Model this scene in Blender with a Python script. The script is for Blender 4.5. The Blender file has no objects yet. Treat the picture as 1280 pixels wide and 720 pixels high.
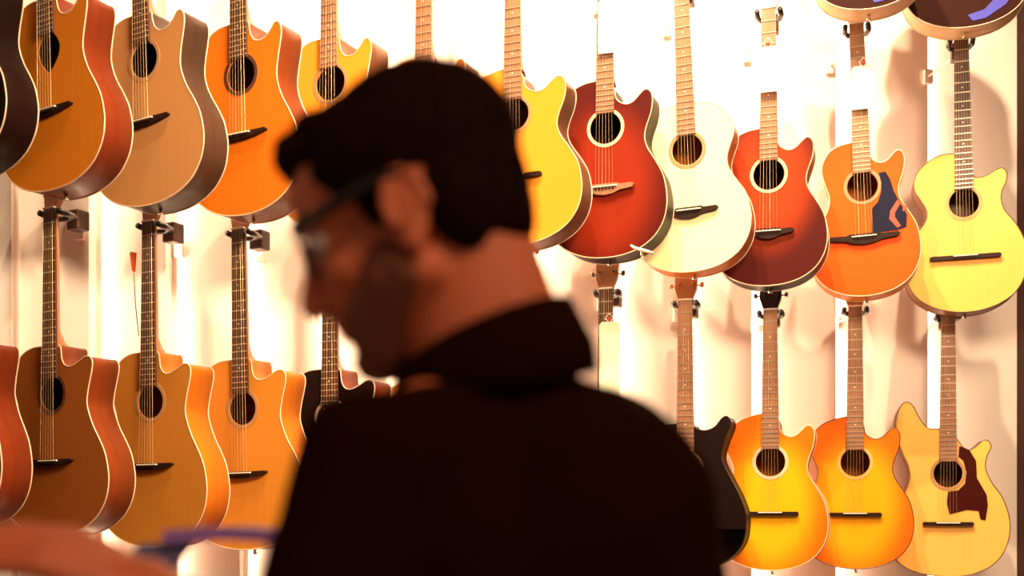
import bpy, bmesh, math, random
from mathutils import Vector, Matrix
from mathutils.geometry import tessellate_polygon
R = math.radians
random.seed(4)
scene = bpy.context.scene
COL = scene.collection

# ------------------------------------------------------------------ camera
F = 1450.0          # focal length in pixels of the 1280 px wide frame
HY = 640.0          # picture row of the horizon
CZ = 1.34           # camera height
cam_d = bpy.data.cameras.new('camera')
cam = bpy.data.objects.new('camera', cam_d); COL.objects.link(cam)
cam_d.sensor_width = 36.0
cam_d.lens = F / 1280.0 * 36.0
cam_d.shift_y = (HY - 360.0) / 1280.0
cam_d.clip_start = 0.05
cam.location = (0, 0, CZ); cam.rotation_euler = (R(90), 0, 0)
cam_d.dof.use_dof = True
cam_d.dof.focus_distance = 3.35
cam_d.dof.aperture_fstop = 2.05
scene.camera = cam

# ------------------------------------------------------------------ world, light, exposure
w = bpy.data.worlds.new('world'); scene.world = w; w.use_nodes = True
w.node_tree.nodes['Background'].inputs[0].default_value = (1.0, 0.60, 0.42, 1)
w.node_tree.nodes['Background'].inputs[1].default_value = 0.22
scene.view_settings.view_transform = 'Standard'
scene.view_settings.look = 'None'
scene.view_settings.gamma = 1.0
scene.view_settings.use_curve_mapping = False
scene.view_settings.exposure = 0.0

def spot(name, loc, aim, power, size=95, blend=0.6, rad=0.035, color=(1.0, 0.74, 0.46)):
    d = bpy.data.lights.new(name, 'SPOT'); d.energy = power; d.color = color
    d.spot_size = R(size); d.spot_blend = blend; d.shadow_soft_size = rad
    o = bpy.data.objects.new(name, d); COL.objects.link(o); o.location = loc
    o.rotation_euler = (Vector(aim) - Vector(loc)).to_track_quat('-Z', 'Y').to_euler()
    return o
LAMPS = [  # x, y, z, aim x, aim y, aim z, watts, cone, radius
    (-0.35, 2.25, 4.1, -0.90, 3.20, 1.9, 130, 95, .03),
    ( 0.00, 2.45, 4.1, -0.05, 3.45, 2.0, 290, 95, .03),
    ( 0.50, 2.60, 4.1,  0.45, 3.55, 2.0, 310, 95, .03),
    ( 1.20, 2.75, 4.1,  1.10, 3.75, 1.7, 250, 95, .03),
    ( 0.65, 1.30, 2.9, -1.00, 3.20, 1.60, 460, 60, .24),
    ( 0.65, 1.45, 2.9, -0.25, 3.40, 1.65, 110, 66, .24),
    ( 1.00, 1.50, 2.9,  0.65, 3.60, 1.65, 80, 66, .24),
    ( 1.45, 1.60, 2.9,  1.40, 3.80, 1.60, 95, 66, .24),
]
for l in LAMPS:
    spot('track_spot', l[0:3], l[3:6], l[6], size=l[7], rad=l[8])
STRIP = 6.0      # watts of each recess light strip
def area(name, loc, aim, power, sx, sy, color):
    d = bpy.data.lights.new(name, 'AREA'); d.energy = power; d.color = color
    d.shape = 'RECTANGLE'; d.size = sx; d.size_y = sy
    o = bpy.data.objects.new(name, d); COL.objects.link(o); o.location = loc
    o.rotation_euler = (Vector(aim) - Vector(loc)).to_track_quat('-Z', 'Y').to_euler()
    return o
area('shop_ceiling_light', (1.2, -0.9, 3.6), (0.0, 1.1, 1.5), 50, 1.0, 0.6, (1.0, 0.62, 0.42))

# ------------------------------------------------------------------ helpers
def px(x, y, s):
    """point of the place seen at picture (x, y) where one metre covers s pixels"""
    return Vector(((x - 640.0) / s, F / s, CZ + (HY - y) / s))

MATS = {}
def mat(name, color, rough=0.5, coat=0.0, metal=0.0, grain=0.0, gscale=60, burst=None, spec=0.5, bump=0.0, coatr=0.08):
    if name in MATS: return MATS[name]
    m = bpy.data.materials.new(name); m.use_nodes = True
    nt = m.node_tree; N = nt.nodes; L = nt.links
    b = N['Principled BSDF']
    b.inputs['Base Color'].default_value = (*color, 1)
    b.inputs['Roughness'].default_value = rough
    b.inputs['Metallic'].default_value = metal
    b.inputs['Specular IOR Level'].default_value = spec
    b.inputs['Coat Weight'].default_value = coat
    b.inputs['Coat Roughness'].default_value = coatr
    src = None
    if burst or grain > 0 or bump > 0:
        tc = N.new('ShaderNodeTexCoord')
    if burst:      # burst = (edge colour, half width, centre height, half height, start, end)
        ec, hw, cz, hh, r0, r1 = burst
        mp = N.new('ShaderNodeMapping')
        mp.inputs['Scale'].default_value = (1/hw, 0.0, 1/hh)
        mp.inputs['Location'].default_value = (0, 0, -cz/hh)
        L.new(tc.outputs['Object'], mp.inputs[0])
        ln = N.new('ShaderNodeVectorMath'); ln.operation = 'LENGTH'; L.new(mp.outputs[0], ln.inputs[0])
        mr = N.new('ShaderNodeMapRange'); mr.interpolation_type = 'SMOOTHSTEP'
        mr.inputs[1].default_value = r0; mr.inputs[2].default_value = r1
        L.new(ln.outputs['Value'], mr.inputs[0])
        mx = N.new('ShaderNodeMix'); mx.data_type = 'RGBA'
        mx.inputs[6].default_value = (*color, 1); mx.inputs[7].default_value = (*ec, 1)
        L.new(mr.outputs[0], mx.inputs[0]); src = mx.outputs[2]
    if grain > 0:
        mp = N.new('ShaderNodeMapping'); mp.inputs['Scale'].default_value = (1.0, 1.0, 0.02)
        L.new(tc.outputs['Object'], mp.inputs[0])
        nz = N.new('ShaderNodeTexNoise'); nz.inputs['Scale'].default_value = gscale; nz.inputs['Detail'].default_value = 4
        L.new(mp.outputs[0], nz.inputs['Vector'])
        mr = N.new('ShaderNodeMapRange'); mr.inputs[1].default_value = 0.3; mr.inputs[2].default_value = 0.7
        mr.inputs[3].default_value = 1 - grain; mr.inputs[4].default_value = 1 + grain * 0.5
        L.new(nz.outputs[0], mr.inputs[0])
        mu = N.new('ShaderNodeVectorMath'); mu.operation = 'SCALE'
        if src: L.new(src, mu.inputs[0])
        else: mu.inputs[0].default_value = color
        L.new(mr.outputs[0], mu.inputs['Scale']); src = mu.outputs[0]
    if bump > 0:
        nz = N.new('ShaderNodeTexNoise'); nz.inputs['Scale'].default_value = gscale; nz.inputs['Detail'].default_value = 5
        L.new(tc.outputs['Object'], nz.inputs['Vector'])
        bp = N.new('ShaderNodeBump'); bp.inputs['Strength'].default_value = bump; bp.inputs['Distance'].default_value = 0.004
        L.new(nz.outputs[0], bp.inputs['Height']); L.new(bp.outputs[0], b.inputs['Normal'])
    if src: L.new(src, b.inputs['Base Color'])
    MATS[name] = m; return m

def obj(name, bm, m, parent=None, smooth=False, mats=None):
    me = bpy.data.meshes.new(name)
    bmesh.ops.recalc_face_normals(bm, faces=bm.faces)
    bm.to_mesh(me); bm.free()
    if smooth:
        for p in me.polygons: p.use_smooth = True
    me.materials.append(m)
    o = bpy.data.objects.new(name, me); COL.objects.link(o)
    if parent: o.parent = parent
    return o
def tag(o, label, cat, group=None):
    o['label'] = label; o['category'] = cat
    if group: o['group'] = group
    return o
def thing(name, label, cat, loc, rot=(0, 0, 0), group=None):
    o = bpy.data.objects.new(name, None); COL.objects.link(o)
    o.empty_display_size = 0.05
    o.location = loc; o.rotation_euler = rot
    return tag(o, label, cat, group)
def structure(o): o['kind'] = 'structure'; return o

def add_box(bm, c, d, rot=None, bevel=0.0):
    r = bmesh.ops.create_cube(bm, size=1.0)
    vs = r['verts']
    bmesh.ops.scale(bm, vec=Vector(d), verts=vs)
    if bevel > 0:
        es = list({e for v in vs for e in v.link_edges})
        q = bmesh.ops.bevel(bm, geom=es, offset=bevel, segments=2, affect='EDGES', profile=0.6)
        vs = list({v for f in q['faces'] for v in f.verts} | {v for v in vs if v.is_valid})
    if rot: bmesh.ops.rotate(bm, cent=(0, 0, 0), matrix=rot, verts=vs)
    bmesh.ops.translate(bm, vec=Vector(c), verts=vs)
    return vs
def add_tube(bm, pts, rads, seg=8, closed=False, cap=True):
    pts = [Vector(p) for p in pts]; n = len(pts)
    if not hasattr(rads, '__len__'): rads = [rads] * n
    rings = []; prev = None
    for i, p in enumerate(pts):
        a = pts[(i-1) % n] if (closed or i > 0) else pts[0]
        b = pts[(i+1) % n] if (closed or i < n-1) else pts[-1]
        t = (b - a).normalized()
        if prev is None:
            u = t.orthogonal().normalized()
        else:
            u = (prev - t * prev.dot(t)).normalized()
        prev = u; v = t.cross(u)
        rings.append([bm.verts.new(p + (u*math.cos(k*2*math.pi/seg) + v*math.sin(k*2*math.pi/seg)) * rads[i]) for k in range(seg)])
    m = n if closed else n - 1
    for i in range(m):
        A, B = rings[i], rings[(i+1) % n]
        if closed and i == n-1:     # find the best twist
            best = min(range(seg), key=lambda q: (A[0].co - B[q].co).length)
            B = B[best:] + B[:best]
        for k in range(seg):
            bm.faces.new((A[k], A[(k+1) % seg], B[(k+1) % seg], B[k]))
    if cap and not closed:
        bm.faces.new(rings[0][::-1]); bm.faces.new(rings[-1])
def add_prism(bm, poly, y0, y1):
    """outline in x,z extruded along y"""
    a = [bm.verts.new((p[0], y0, p[1])) for p in poly]
    b = [bm.verts.new((p[0], y1, p[1])) for p in poly]
    n = len(poly)
    for tri in tessellate_polygon([[Vector((p[0], p[1], 0)) for p in poly]]):
        bm.faces.new([a[i] for i in tri]); bm.faces.new([b[i] for i in tri][::-1])
    for i in range(n):
        bm.faces.new((a[i], a[(i+1) % n], b[(i+1) % n], b[i]))
def smooth_loop(pts, sub=5):
    out = []; n = len(pts)
    for i in range(n):
        p0, p1, p2, p3 = (Vector(pts[(i+k-1) % n]) for k in range(4))
        for k in range(sub):
            t = k / sub
            out.append(0.5 * ((2*p1) + (p2-p0)*t + (2*p0-5*p1+4*p2-p3)*t*t + (3*p1-p0-3*p2+p3)*t**3))
    return out
def circle(cx, cz, r, n=28, rx=1.0):
    return [Vector((cx + r*rx*math.cos(2*math.pi*k/n), cz + r*math.sin(2*math.pi*k/n))) for k in range(n)]
def add_ring_plate(bm, outer, inner, y0, y1):
    """flat plate with a hole, outlines in x,z"""
    for y, flip in ((y0, False), (y1, True)):
        vo = [bm.verts.new((p[0], y, p[1])) for p in outer]
        vi = [bm.verts.new((p[0], y, p[1])) for p in inner]
        allv = vo + vi
        for tri in tessellate_polygon([[Vector((p[0], p[1], 0)) for p in outer], [Vector((p[0], p[1], 0)) for p in inner]]):
            try: bm.faces.new([allv[i] for i in tri])
            except ValueError: pass
        if not flip: A, B = vo, vi
        else:
            for P, Q in ((A, vo), (B, vi)):
                n = len(P)
                for i in range(n): bm.faces.new((P[i], P[(i+1) % n], Q[(i+1) % n], Q[i]))

# ------------------------------------------------------------------ positions of the guitars along the wall
def su(x): return 485.0 - 95.0 * (x - 60.0) / 1143.0      # pixels per metre, upper row
def yaw_at(x): return 29.0 - 14.0 * (x - 60.0) / 1143.0
HANG = [-58, 61, 180, 301, 413, 531, 642, 757, 859, 961, 1078, 1205]

# ------------------------------------------------------------------ the setting
M_wall = mat('cream_painted_wall', (0.94, 0.84, 0.76), rough=0.6)
M_wood = mat('dark_wood_post', (0.12, 0.035, 0.010), rough=0.5, spec=0.15, grain=0.5, gscale=30)
M_floor = mat('brown_floor', (0.22, 0.12, 0.07), rough=0.5, grain=0.3, gscale=8)
psw = R(0)
along = Vector((math.cos(psw), -math.sin(psw), 0)); back = Vector((math.sin(psw), math.cos(psw), 0))
Q = []
for x in [-300, -178] + HANG:
    s = su(x); g = R(yaw_at(x))
    Q.append(Vector(((x-640)/s, F/s, 0)) + Vector((math.sin(g), math.cos(g), 0)) * (0.42 + 0.145 * max(0.0, min(1.0, (620 - x) / 420)) + (0.02 if x < 120 else 0.0)))
line = []
for i, q in enumerate(Q):
    l = q - along * 0.115
    line.append(l)
    if i < len(Q) - 1:
        nl = Q[i+1] - along * 0.115
        line.append(l + along * (nl - l).dot(along))
    else:      # the last facet ends against the dark post
        k = (1271 - 640) / F
        line.append(l + along * ((k * l.y - l.x) / (along.x - k * along.y)))
bm = bmesh.new()
poly = [(p.x, p.y) for p in line] + [(line[-1].x, line[-1].y + 0.5), (line[0].x, line[-1].y + 0.5)]
for zz, top in ((0.0, 0), (4.4, 1)):
    vs = [bm.verts.new((p[0], p[1], zz)) for p in poly]
    for tri in tessellate_polygon([[Vector((p[0], p[1], 0)) for p in poly]]): bm.faces.new([vs[i] for i in tri])
    if not top: A = vs
for i in range(len(poly)):
    bm.faces.new((A[i], A[(i+1) % len(poly)], vs[(i+1) % len(poly)], vs[i]))
structure(obj('wall_back', bm, M_wall))
# light strips standing in the recess of each wall step
for i in range(2, len(Q)):
    l = line[2*i]
    d = bpy.data.lights.new('recess_light', 'AREA'); d.shape = 'RECTANGLE'; d.size = 2.4; d.size_y = 0.02
    d.energy = STRIP * (0.55 if i < 6 else 1.0); d.color = (1.0, 0.72, 0.48)
    o = bpy.data.objects.new('recess_light', d); COL.objects.link(o)
    o.location = (l.x + 0.012, l.y - 0.022, 1.95)
    o.rotation_euler = Matrix(((0, 0, -1), (0, 1, 0), (1, 0, 0))).to_euler()
xr, yr = line[-1].x, line[-1].y
bm = bmesh.new(); add_box(bm, (xr + 0.012, yr + 0.09, 2.2), (0.022, 0.30, 4.4), bevel=0.004)
structure(obj('trim_1', bm, mat('near_black_wood_edge', (0.025, 0.006, 0.003), rough=0.5, spec=0.1)))
bm = bmesh.new(); add_box(bm, (xr + 0.225, yr + 0.09, 2.2), (0.40, 0.26, 4.4), bevel=0.004)
structure(obj('trim_2', bm, M_wood))
bm = bmesh.new(); add_box(bm, (0, 1.6, -0.03), (9, 7.6, 0.06)); structure(obj('floor', bm, M_floor))
bm = bmesh.new(); add_box(bm, (0, 1.6, 4.46), (9, 7.6, 0.08)); structure(obj('ceiling', bm, mat('ceiling_paint', (0.35, 0.25, 0.2), rough=0.8)))

# ------------------------------------------------------------------ guitars
OUT = {
 'round': [(0,1.0),(-.16,1.0),(-.38,.997),(-.58,.963),(-.74,.91),(-.82,.845),(-.81,.785),(-.72,.726),(-.63,.667),(-.615,.62),(-.67,.57),(-.8,.505),(-.92,.44),(-.985,.36),(-1,.29),(-.97,.22),(-.9,.155),(-.77,.095),(-.56,.045),(-.3,.012),(0,0),
           (.3,.012),(.56,.045),(.77,.095),(.9,.155),(.97,.22),(1,.29),(.99,.37),(.945,.45),(.82,.54),(.665,.617),(.607,.684),(.62,.743),(.69,.80),(.70,.853),(.643,.882),(.553,.88),(.42,.853),(.286,.838),(.16,.85),(.12,.93)],
 'sharp': [(0,1.0),(-.16,1.0),(-.38,.99),(-.58,.955),(-.70,.89),(-.73,.835),(-.71,.785),(-.66,.726),(-.61,.667),(-.615,.61),(-.68,.55),(-.8,.49),(-.92,.43),(-.985,.35),(-1,.28),(-.97,.21),(-.9,.15),(-.77,.09),(-.56,.04),(-.3,.01),(0,0),
           (.3,.01),(.56,.04),(.77,.09),(.9,.15),(.97,.21),(1,.28),(.985,.36),(.93,.44),(.81,.52),(.69,.59),(.64,.65),(.665,.71),(.735,.78),(.765,.84),(.757,.885),(.71,.913),(.64,.918),(.56,.895),(.46,.862),(.36,.85),(.26,.86),(.17,.89),(.135,.95)],
 'scoop': [(0,1.0),(-.16,1.0),(-.38,.995),(-.56,.965),(-.69,.91),(-.74,.85),(-.72,.78),(-.66,.72),(-.62,.66),(-.64,.60),(-.72,.53),(-.85,.47),(-.94,.41),(-.99,.34),(-1,.28),(-.97,.21),(-.9,.15),(-.77,.09),(-.56,.04),(-.3,.01),(0,0),
           (.3,.01),(.56,.04),(.77,.09),(.9,.15),(.97,.21),(1,.28),(.99,.34),(.94,.42),(.85,.49),(.74,.56),(.665,.625),(.63,.69),(.65,.76),(.69,.83),(.72,.89),(.715,.93),(.67,.957),(.60,.955),(.53,.925),(.44,.895),(.34,.885),(.25,.893),(.19,.92),(.16,.96),(.14,.995)],
 'dip': [(0,1.0),(-.16,1.0),(-.38,.995),(-.56,.965),(-.69,.91),(-.74,.85),(-.72,.78),(-.66,.72),(-.62,.66),(-.64,.60),(-.72,.53),(-.85,.47),(-.94,.41),(-.99,.34),(-1,.28),(-.97,.21),(-.9,.15),(-.77,.09),(-.56,.04),(-.3,.01),(0,0),
           (.3,.01),(.56,.04),(.77,.09),(.9,.15),(.97,.21),(1,.28),(.99,.34),(.94,.42),(.85,.49),(.74,.56),(.665,.625),(.62,.69),(.645,.76),(.685,.82),(.715,.87),(.71,.905),(.66,.925),(.58,.925),(.49,.908),(.39,.89),(.30,.883),(.22,.895),(.17,.93),(.14,.995)],
 'soft': [(0,1.0),(-.16,1.0),(-.36,.985),(-.56,.955),(-.72,.90),(-.80,.84),(-.79,.78),(-.72,.72),(-.66,.665),(-.66,.61),(-.72,.55),(-.83,.49),(-.93,.43),(-.985,.35),(-1,.28),(-.97,.21),(-.9,.15),(-.77,.09),(-.56,.04),(-.3,.01),(0,0),
           (.3,.01),(.56,.04),(.77,.09),(.9,.15),(.97,.21),(1,.28),(.985,.36),(.93,.44),(.81,.52),(.69,.59),(.64,.65),(.665,.71),(.735,.78),(.765,.84),(.757,.885),(.71,.913),(.64,.918),(.56,.895),(.46,.862),(.36,.85),(.26,.86),(.17,.89),(.135,.95)],
 'full': [(0,1.0),(-.16,1.0),(-.36,.99),(-.56,.955),(-.70,.90),(-.77,.84),(-.76,.78),(-.70,.72),(-.65,.665),(-.65,.61),(-.72,.55),(-.83,.49),(-.93,.43),(-.985,.35),(-1,.28),(-.97,.21),(-.9,.15),(-.77,.09),(-.56,.04),(-.3,.01),(0,0),
           (.3,.01),(.56,.04),(.77,.09),(.9,.15),(.97,.21),(1,.28),(.985,.35),(.93,.43),(.83,.49),(.72,.55),(.65,.61),(.65,.665),(.70,.72),(.76,.78),(.77,.84),(.70,.90),(.56,.955),(.36,.99),(.16,1.0)],
}
OUT['horned'] = OUT['sharp'][:27] + [(1,.28),(1.0,.38),(.90,.50),(.74,.63),(.62,.73),(.60,.79),(.66,.88),(.75,.97),(.745,1.02),(.68,1.045),(.60,1.03),(.50,.98),(.38,.955),(.26,.955),(.15,.975),(.12,.99)]
# double cutaway body traced in its own numbers: half width 152, height 367
OUT['double'] = [((x-452)/152, (722-y)/367) for x, y in [(452,353),(428,355),(402,352),(382,330),(364,297),(348,286),(332,297),(322,328),(323,370),(336,410),(352,445),(356,475),(346,508),(326,538),(308,575),(300,618),(306,656),(328,690),(368,712),(425,722),
     (478,722),(520,714),(562,693),(590,660),(604,615),(602,572),(585,525),(560,490),(545,455),(548,425),(558,402),(553,388),(540,385),(525,397),(508,408),(492,404),(477,385)]]

GROUP = 'acoustic guitars hanging on the shop wall'
M_cream = mat('cream_binding', (0.72, 0.52, 0.36), rough=0.35)
M_dbind = mat('dark_brown_binding', (0.10, 0.035, 0.012), rough=0.35)
M_rose = mat('rosewood', (0.075, 0.026, 0.014), rough=0.42, grain=0.25, gscale=200)
M_rosel = mat('light_rosewood', (0.36, 0.165, 0.09), rough=0.4, grain=0.25, gscale=200)
M_ebony = mat('ebony', (0.022, 0.009, 0.006), rough=0.5, spec=0.15)
M_neck = mat('mahogany_neck', (0.34, 0.12, 0.045), rough=0.35, coat=0.4)
M_fret = mat('fret_wire', (0.60, 0.50, 0.40), rough=0.35, metal=0.7)
M_string = mat('bronze_string', (0.55, 0.38, 0.2), rough=0.4, metal=0.7)
M_chrome = mat('chrome', (0.75, 0.70, 0.65), rough=0.18, metal=1.0)
M_bone = mat('bone_white', (0.85, 0.78, 0.66), rough=0.35)
M_inside = mat('raw_wood_inside', (0.30, 0.15, 0.07), rough=0.8)
M_dhead = mat('black_headstock', (0.02, 0.012, 0.010), rough=0.2, coat=0.5)
M_rosette = mat('rosette_rings', (0.42, 0.22, 0.10), rough=0.4)
M_rosetted = mat('dark_rosette_rings', (0.08, 0.03, 0.015), rough=0.4)
M_black = mat('black_rubber', (0.015, 0.010, 0.010), rough=0.35, coat=0.5)

bm = bmesh.new(); add_box(bm, (0, 0, 0), (1, 0.0022, 0.0026)); fret_proto = bm
fret_mesh = bpy.data.meshes.new('fret'); bm.to_mesh(fret_mesh); bm.free(); fret_mesh.materials.append(M_fret)
bm = bmesh.new()
add_tube(bm, [(0, 0.012, 0), (0, -0.012, 0)], 0.004, 8)
add_tube(bm, [(0, 0.008, 0), (0.020, 0.008, 0)], 0.003, 6)
add_box(bm, (0.026, 0.008, 0), (0.012, 0.009, 0.017), bevel=0.003)
peg_r = bpy.data.meshes.new('tuning_peg'); bm.to_mesh(peg_r); bm.free(); peg_r.materials.append(M_chrome)
bm = bmesh.new(); add_tube(bm, [(0, 0, 0), (0, 0, 1)], 0.00045, 5)
string_mesh = bpy.data.meshes.new('string'); bm.to_mesh(string_mesh); bm.free(); string_mesh.materials.append(M_string)
bm = bmesh.new(); add_tube(bm, [(0, 0, 0), (0, -0.0018, 0)], 0.0024, 10)
dot_mesh = bpy.data.meshes.new('fret_marker'); bm.to_mesh(dot_mesh); bm.free(); dot_mesh.materials.append(M_bone)
bm = bmesh.new(); add_tube(bm, [(0, 0.002, 0), (0, -0.004, 0)], [0.003, 0.0022], 8)
pin_mesh = bpy.data.meshes.new('bridge_pin'); bm.to_mesh(pin_mesh); bm.free(); pin_mesh.materials.append(M_ebony)
def link(name, me, parent, loc=(0,0,0), rot=(0,0,0), scale=(1,1,1)):
    o = bpy.data.objects.new(name, me); COL.objects.link(o); o.parent = parent
    o.location = loc; o.rotation_euler = rot; o.scale = scale; return o

HANGERS = []
def guitar(gid, x, top, bot, edge, row, outline, face, side, label, roll=0.0, nut=None, fb=M_rose, bind=M_cream,
           rosette=M_rosette, hole_v=0.69, hole='round', bridge_v=0.346, bridge_m=M_ebony, head=M_neck, depth=0.092,
           guard=None, yaw=None, bridge_w=0.175, hr=0.046, painted_sheen=None):
    s = su(x) * {'upper': 1.0, 'lower': 0.958 - 0.012 * max(0.0, min(1.0, (420 - x) / 350)), 'third': 1.042}[row]
    psi = R(yaw_at(x) if yaw is None else yaw)
    H = (bot - top) / s
    hw = (edge - x) / (s * (math.cos(psi) + (x-640)/F * math.sin(psi)))
    loc = px(x, bot, s)
    hz = hole_v * H
    root = thing('acoustic_guitar', label, 'guitar', loc, (0, 0, 0), GROUP)
    root.rotation_mode = 'XYZ'
    MZ = Matrix.Rotation(-psi, 4, 'Z') 
    # roll about the sound hole so the upper body stays where it hangs
    pivot = Vector((0, 0, hz))
    T = Matrix.Translation(loc) @ MZ @ Matrix.Translation(pivot) @ Matrix.Rotation(R(roll), 4, 'Y') @ Matrix.Translation(-pivot)
    root.location = T.to_translation(); root.rotation_euler = T.to_euler()
    ol = [Vector((p.x * hw, p.y * H)) for p in smooth_loop(OUT[outline], 5)]
    if hole == 'drop':
        hp = [Vector((0.042*math.sin(t) * (1 - 0.25*math.cos(t)) * (1 if math.cos(t) > 0 else 1 - 0.55*(-math.cos(t))**1.5), hz + (0.042*math.cos(t) if math.cos(t) > 0 else 0.062*math.cos(t)))) for t in [2*math.pi*k/28 for k in range(28)]][::-1]
    else:
        hp = circle(0, hz, hr)
    # sides and back: closed shell open to the front, with an inner skin
    bm = bmesh.new(); n = len(ol)
    f0 = [bm.verts.new((p.x, 0.003, p.y)) for p in ol]
    b0 = [bm.verts.new((p.x, depth, p.y)) for p in ol]
    for i in range(n): bm.faces.new((f0[i], b0[i], b0[(i+1) % n], f0[(i+1) % n]))
    cen = Vector((0, 0.42*H)); ring = b0
    for k, (f, dy) in enumerate([(0.93, 0.002), (0.7, 0.005), (0.35, 0.006)]):
        nr = [bm.verts.new((cen.x + (p.x-cen.x)*f, depth + dy, cen.y + (p.y-cen.y)*f)) for p in ol]
        for i in range(n): bm.faces.new((ring[i], nr[i], nr[(i+1) % n], ring[(i+1) % n]))
        ring = nr
    cv = bm.verts.new((0, depth + 0.0065, cen.y))
    for i in range(n): bm.faces.new((ring[i], ring[(i+1) % n], cv))
    body = obj('body', bm, side, root, smooth=True)
    # soundboard
    bm = bmesh.new(); add_ring_plate(bm, ol, hp, 0.0, 0.003)
    sb = obj('soundboard', bm, face, root)
    for yb in (0.001, depth):
        bm = bmesh.new(); add_tube(bm, [(p.x*1.002, yb, p.y) for p in ol], 0.0019, 6, closed=True)
        obj('binding', bm, bind, root, smooth=True)
    if hole == 'round':
        bm = bmesh.new(); add_ring_plate(bm, circle(0, hz, hr + 0.0105, 40), circle(0, hz, hr + 0.001, 40), -0.0012, 0.0004)
        obj('rosette', bm, rosette, root)
    # neck, fretboard, nut, headstock
    nl = 0.365 if nut is None else (top - nut) / s
    nz = H + nl; fz = hz + hr * (0.9 if hole == 'round' else 0.7)
    wn, wb = 0.0215, 0.0275
    bm = bmesh.new(); rings = []
    for z, ww, dd in ((H*0.985, 0.027, depth*0.8), (H + 0.012, 0.0265, 0.045), (H + 0.04, 0.026, 0.024), (nz, wn, 0.019)):
        rings.append([bm.verts.new((ww*math.cos(t), -0.004 + dd*math.sin(t), z)) for t in [math.pi*k/10 for k in range(11)]])
    for a, b in zip(rings, rings[1:]):
        for i in range(10): bm.faces.new((a[i], a[i+1], b[i+1], b[i]))
        bm.faces.new((a[10], a[0], b[0], b[10]))
    bm.faces.new(rings[0]); bm.faces.new(rings[-1])
    obj('neck', bm, M_neck, root, smooth=False)
    bm = bmesh.new()
    vs = [(-wb, fz), (wb, fz), (wn, nz), (-wn, nz)]
    add_prism(bm, vs, -0.0105, -0.0035)
    fbo = obj('fretboard', bm, fb, root)
    Ls = nz - bridge_v * H
    for k in range(1, 21):
        z = nz - Ls * (1 - 2 ** (-k/12))
        if z < fz + 0.004: break
        ww = 2 * (wn + (wb - wn) * (nz - z) / (nz - fz))
        link('fret', fret_mesh, fbo, (0, -0.0112, z), scale=(ww, 1, 1))
        if k in (3, 5, 7, 9, 12, 15) and gid not in ('plain',):
            z2 = (z + nz - Ls * (1 - 2 ** (-(k-1)/12))) / 2
            link('fret_marker', dot_mesh, fbo, (0, -0.0095, z2))
    bm = bmesh.new(); add_box(bm, (0, -0.008, nz + 0.0025), (0.044, 0.010, 0.005), bevel=0.001); obj('nut', bm, M_bone, root)
    bm = bmesh.new()
    prof = [(-0.022, 0), (0.022, 0), (0.034, 0.035), (0.037, 0.17), (0.020, 0.182), (0, 0.176), (-0.020, 0.182), (-0.037, 0.17), (-0.034, 0.035)]
    add_prism(bm, prof, -0.002, 0.012)
    hd = obj('headstock', bm, head, root); hd.location = (0, -0.004, nz + 0.004); hd.rotation_euler = (R(-13), 0, 0)
    for sx in (-1, 1):
        for k in range(3):
            link('tuning_peg', peg_r, hd, (sx*0.022, 0.004, 0.05 + 0.045*k), rot=(0, 0 if sx > 0 else R(180), 0))
    # bridge with its saddle and pins, strings
    bz = bridge_v * H; bw = bridge_w / 2
    prof = [(-bw, .004), (-bw*.93, .009), (-bw*.5, .008), (-bw*.42, .012), (bw*.42, .012), (bw*.5, .008), (bw*.93, .009), (bw, .004), (bw*.94, -.004), (bw*.5, -.009), (bw*.3, -.017), (0, -.021), (-bw*.3, -.017), (-bw*.5, -.009), (-bw*.94, -.004)]
    if outline in ('scoop', 'dip'):
        prof = [(-bw, .001), (-bw*.97, .008), (-bw*.55, .0075), (bw*.55, .0075), (bw*.97, .008), (bw, .003), (bw*.85, -.002), (bw*.5, -.008), (0, -.012), (-bw*.5, -.0105), (-bw*.85, -.005)]
    if outline in ('round', 'double', 'soft'):
        prof = [(-bw, -.004), (-bw, .004), (-bw*.94, .0065), (bw*.94, .0065), (bw, .004), (bw, -.004), (bw*.94, -.0065), (-bw*.94, -.0065)]
    bm = bmesh.new(); add_prism(bm, [(a, b + bz) for a, b in prof], -0.012, 0.001)
    br = obj('bridge', bm, bridge_m, root)
    bm = bmesh.new(); add_box(bm, (0, -0.0135, bz + 0.0035), (0.074, 0.007, 0.0036), bevel=0.001); obj('saddle', bm, M_bone, br)
    for k in range(6):
        xk = -0.026 + 0.0104*k
        link('bridge_pin', pin_mesh, br, (xk, -0.012, bz - 0.003))
        x2 = -0.017 + 0.0068*k
        a = Vector((xk, -0.0175, bz + 0.004)); b = Vector((x2, -0.0135, nz)); d = b - a
        q = d.to_track_quat('Z', 'Y').to_euler()
        link('string', string_mesh, root, a, rot=q, scale=(1, 1, d.length))
    bm = bmesh.new(); add_tube(bm, [(0, depth*0.5, 0.002), (0, depth*0.5, -0.006), (0, depth*0.5, -0.012), (0, depth*0.5, -0.015)], [0.006, 0.004, 0.007, 0.006], 10)
    obj('strap_button', bm, M_chrome, root, smooth=True)
    if guard:
        poly, gm, marks = guard
        bm = bmesh.new(); add_prism(bm, [Vector((a*hw, b*H)) for a, b in poly], -0.0016, 0.0005)
        g = obj('pickguard', bm, gm, root); g['label'] = 'dark shaped pickguard beside the sound hole'
        for mp_, mm in marks:
            bm = bmesh.new(); add_prism(bm, [Vector((a*hw, b*H)) for a, b in mp_], -0.0026, -0.0012)
            o = obj('painted_mark', bm, mm, g); o['label'] = 'red painted mark on the pickguard'
    if painted_sheen:
        for poly, y0, sm, nm, lb in painted_sheen:
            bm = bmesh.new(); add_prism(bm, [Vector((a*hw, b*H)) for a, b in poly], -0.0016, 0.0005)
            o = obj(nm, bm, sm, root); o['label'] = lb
    T2 = T
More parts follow.
